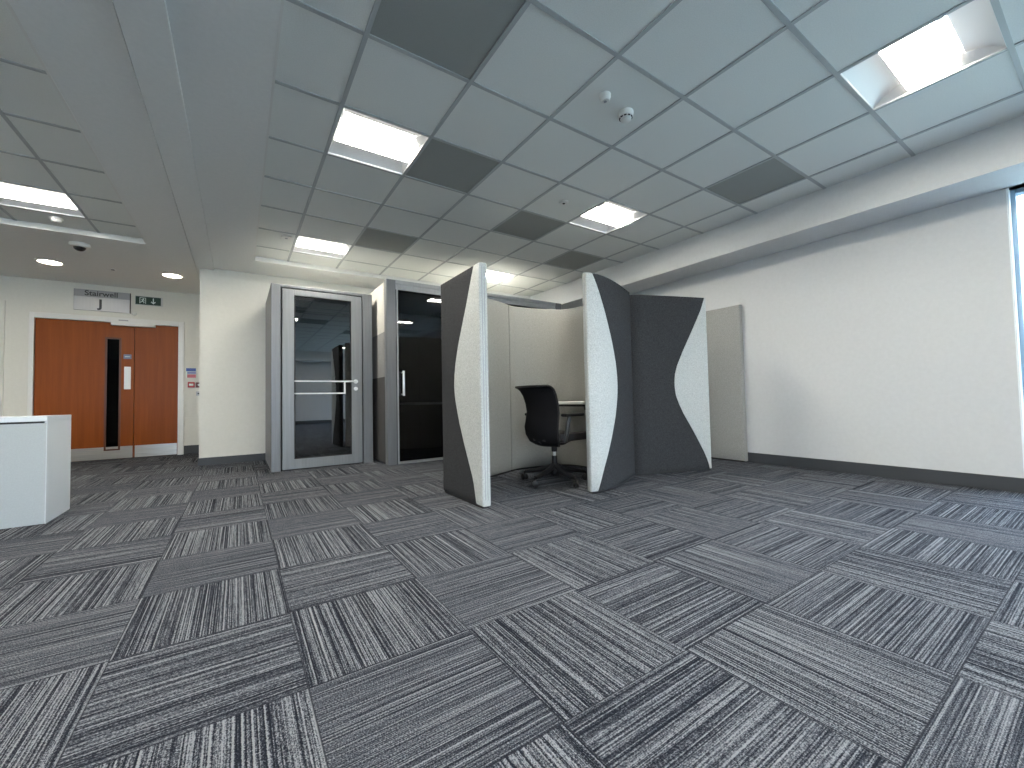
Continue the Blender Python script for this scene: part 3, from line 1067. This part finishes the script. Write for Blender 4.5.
# coat hook on the curved screen
o = thing('coat_hook', (3.218, 2.98, 1.70), 'small black and white coat hook just inside the middle wing screen', 'hook')
MB().box(-.006, .010, -.02, .02, -.03, .03).build('plate', M_['whitep'], o, bevel=.003)
MB().tube([(-.005, 0, .01), (-.05, 0, .0), (-.065, 0, .03)], .009).tube([(-.005, 0, -.02), (-.035, 0, -.035), (-.04, 0, -.015)], .008).build('hook', M_['black'], o, smooth=True)

# ------------------------------------------------------------------ booth desk
o = thing('booth_desk', (3.0, 3.2, 0), 'white topped desk fixed inside the booth to the right of the chair', 'desk')
poly = [(-.21, -.24), (.215, -.24), (.225, .0), (.215, .22), (.12, .36), (-.04, .42), (-.21, .40)]
MB().prism(poly, .722, .750).build('desktop', M_['whitep'], o, bevel=.004)
MB().prism([(x * .9 + .012, y * .9 + .01) for x, y in poly], .700, .7215).build('under_frame', M_['gap'], o)
MB().box(-.02, .10, -.15, -.05, .66, .70).build('power_box', M_['black'], o, bevel=.006)
MB().box(.13, .215, -.20, -.17, .60, .70).box(.195, .215, -.20, -.17, .45, .70).build('bracket', M_['black'], o, bevel=.003)
MB().box(-.16, -.13, .26, .40, .62, .70).build('bracket', M_['black'], o, bevel=.003)


# ------------------------------------------------------------------ task chair
def chair():
    o = thing('office_chair', (2.50, 3.06, 0), 'black mesh-back office chair on castors drawn up inside the grey booth', 'chair', rz=math.radians(6))
    # local frame: +x is forward (sitter looks along +x)
    # star base
    for k in range(5):
        a = math.radians(117 + 72 * k)
        c_, s_ = math.cos(a), math.sin(a)
        mb = MB()
        pts, rr = [], []
        for t in range(7):
            u = t / 6
            pts.append((c_ * (.03 + .27 * u), s_ * (.03 + .27 * u), (.145 - .065 * u ** .7)))
            rr.append(.026 - .010 * u)
        mb.tube(pts, rr, 10)
        mb.build('leg', M_['black'], o, smooth=True)
        # twin wheel castor
        w_ = MB()
        cx, cy = c_ * .31, s_ * .31
        b = a + .9
        ax = Vector((math.cos(b), math.sin(b), 0))
        for q in (-1, 1):
            p0 = Vector((cx, cy, .030)) + ax * (q * .008)
            p1 = Vector((cx, cy, .030)) + ax * (q * .026)
            w_.tube([p0, p0.lerp(p1, .15), p0.lerp(p1, .85), p1], [.024, .030, .030, .024], 18)
        w_.tube([(cx, cy, .03), (cx, cy, .085)], .009, 8)
        w_.build('castor', M_['black'], o, smooth=True)
    MB().lathe([(.034, .085), (.042, .11), (.040, .165), (.026, .175)], 20).build('hub', M_['black'], o, smooth=True)
    MB().lathe([(.026, .170), (.026, .245)], 20).build('gas_lift', M_['black'], o, smooth=True)
    MB().lathe([(.027, .285), (.030, .36)], 20).build('lift_sleeve', M_['black'], o, smooth=True)
    MB().lathe([(.014, .24), (.014, .29)], 20).build('chrome_piston', M_['chrome'], o, smooth=True)
    MB().extrude_xz([(-.20, .40), (-.12, .355), (.05, .345), (.16, .375), (.17, .405), (-.20, .425)], -.085, .085).build('tilt_mechanism', M_['black'], o, bevel=.012)
    # seat
    mb = MB()
    N = 12
    vs, fs = [], []
    for i in range(N + 1):
        for j in range(N + 1):
            u, v = i / N * 2 - 1, j / N * 2 - 1
            x = u * math.sqrt(1 - v * v / 2.6) * .245 + .095
            y = v * math.sqrt(1 - u * u / 3.2) * .245
            z = .470 + .012 * v * v - .030 * max(0, u - .5) ** 2 * 2 - .012 * (1 - v * v) - .018 * max(abs(u), abs(v)) ** 8
            vs.append((x, y, z))
    for i in range(N + 1):
        for j in range(N + 1):
            u, v = i / N * 2 - 1, j / N * 2 - 1
            x = u * math.sqrt(1 - v * v / 2.6) * .235 + .095
            y = v * math.sqrt(1 - u * u / 3.2) * .235
            vs.append((x, y, .410))
    q = (N + 1) ** 2
    for i in range(N):
        for j in range(N):
            a = i * (N + 1) + j
            fs.append((a, a + 1, a + N + 2, a + N + 1))
            fs.append((q + a, q + a + N + 1, q + a + N + 2, q + a + 1))
    for k in range(N):
        for a, b in ((k, k + 1), (N * (N + 1) + k, N * (N + 1) + k + 1), (k * (N + 1), (k + 1) * (N + 1)), (k * (N + 1) + N, (k + 1) * (N + 1) + N)):
            fs.append((a, b, q + b, q + a))
    mb.add(vs, fs)
    st = mb.build('seat', M_['seatfab'], o, smooth=True)
    MB().box(-.12, .31, -.20, .20, .392, .412).build('seat_pan', M_['black'], st, bevel=.01)
    # backrest: curved shell, lumbar bulge low, top edge rolled backwards
    prof_b = [(.352, -.135, .150), (.385, -.178, .190), (.45, -.207, .210), (.52, -.216, .216), (.58, -.204, .212), (.66, -.190, .207),
              (.74, -.202, .210), (.82, -.230, .216), (.868, -.262, .222), (.892, -.300, .222), (.898, -.325, .218)]
    vs, fs = [], []
    K = 14
    for z, x, hw in prof_b:
        for k in range(K + 1):
            v = k / K * 2 - 1
            vs.append((x + .055 * v * v, v * hw, z + .004 * (1 - v * v)))
    n = len(vs)
    for z, x, hw in prof_b:
        for k in range(K + 1):
            v = k / K * 2 - 1
            vs.append((x + .055 * v * v - .016, v * hw, z + .004 * (1 - v * v)))
    for i in range(len(prof_b) - 1):
        for k in range(K):
            a = i * (K + 1) + k
            fs.append((a, a + 1, a + K + 2, a + K + 1))
            fs.append((n + a, n + a + K + 1, n + a + K + 2, n + a + 1))
        for k in (0, K):
            a = i * (K + 1) + k
            fs.append((a, a + K + 1, n + a + K + 1, n + a))
    for k in range(K):
        for i in (0, len(prof_b) - 1):
            a = i * (K + 1) + k
            fs.append((a, a + 1, n + a + 1, n + a))
    bk = MB().add(vs, fs).build('backrest', M_['blackmesh'], o, smooth=True)
    rim = MB()
    for s_ in (-1, 1):
        rim.tube([(x + .047, s_ * hw, z) for z, x, hw in prof_b], .010, 8)
    z, x, hw = prof_b[-1]
    rim.tube([(x + .055 * (k / 8 * 2 - 1) ** 2 - .008, (k / 8 * 2 - 1) * hw, z + .002) for k in range(9)], .010, 8)
    z, x, hw = prof_b[0]
    rim.tube([(x + .055 * (k / 8 * 2 - 1) ** 2 - .008, (k / 8 * 2 - 1) * hw, z + .002) for k in range(9)], .010, 8)
    rim.build('backrest_rim', M_['black'], bk, smooth=True)
    MB().tube([(-.08, 0, .385), (-.14, 0, .385), (-.180, 0, .40), (-.190, 0, .43)], [.030, .030, .022, .014], 12).build('back_spine', M_['black'], o, smooth=True)
    # arms
    for s_ in (-1, 1):
        am = MB()
        am.tube([(-.07, s_ * .15, .400), (-.09, s_ * .232, .405), (-.09, s_ * .246, .46), (-.05, s_ * .248, .625)], [.018, .018, .020, .018], 12)
        ar = am.build('arm_post', mat('dark_grey_arm', (.045, .047, .052), .4), o, smooth=True)
        MB().box(-.125, .125, s_ * .245 - .036, s_ * .245 + .036, .622, .650).build('arm_pad', M_['black'], ar, bevel=.012, seg=3)
    return o


chair()

# ------------------------------------------------------------------ white counter at the left
o = thing('reception_counter', (-1.10, 4.15, 0), 'white panelled counter unit cut off by the left edge of the photo', 'counter')
MB().box(-1.9, 0, -.002, .49, .703, .738).build('worktop', M_['white'], o, bevel=.002)
MB().box(-.018, 0, .0185, .488, 0.002, .7025).box(-.0035, 0, -.0015, .0185, .002, .7025).build('end_panel', M_['white'], o)
MB().box(-1.9, -.004, -.0015, .018, 0.004, .690).build('front_panel', M_['desk_panel'], o)
MB().box(-1.9, -.0195, .004, .024, .690, .7025).build('shadow_gap', M_['gap'], o)  # dark strip whose colour stands for the shade under the worktop
MB().box(-1.9, -.019, .47, .488, .004, .7025).build('rear_panel', M_['desk_panel'], o)
MB().box(-1.9, -1.86, .03, .47, 0, .7025).build('end_panel', M_['white'], o)
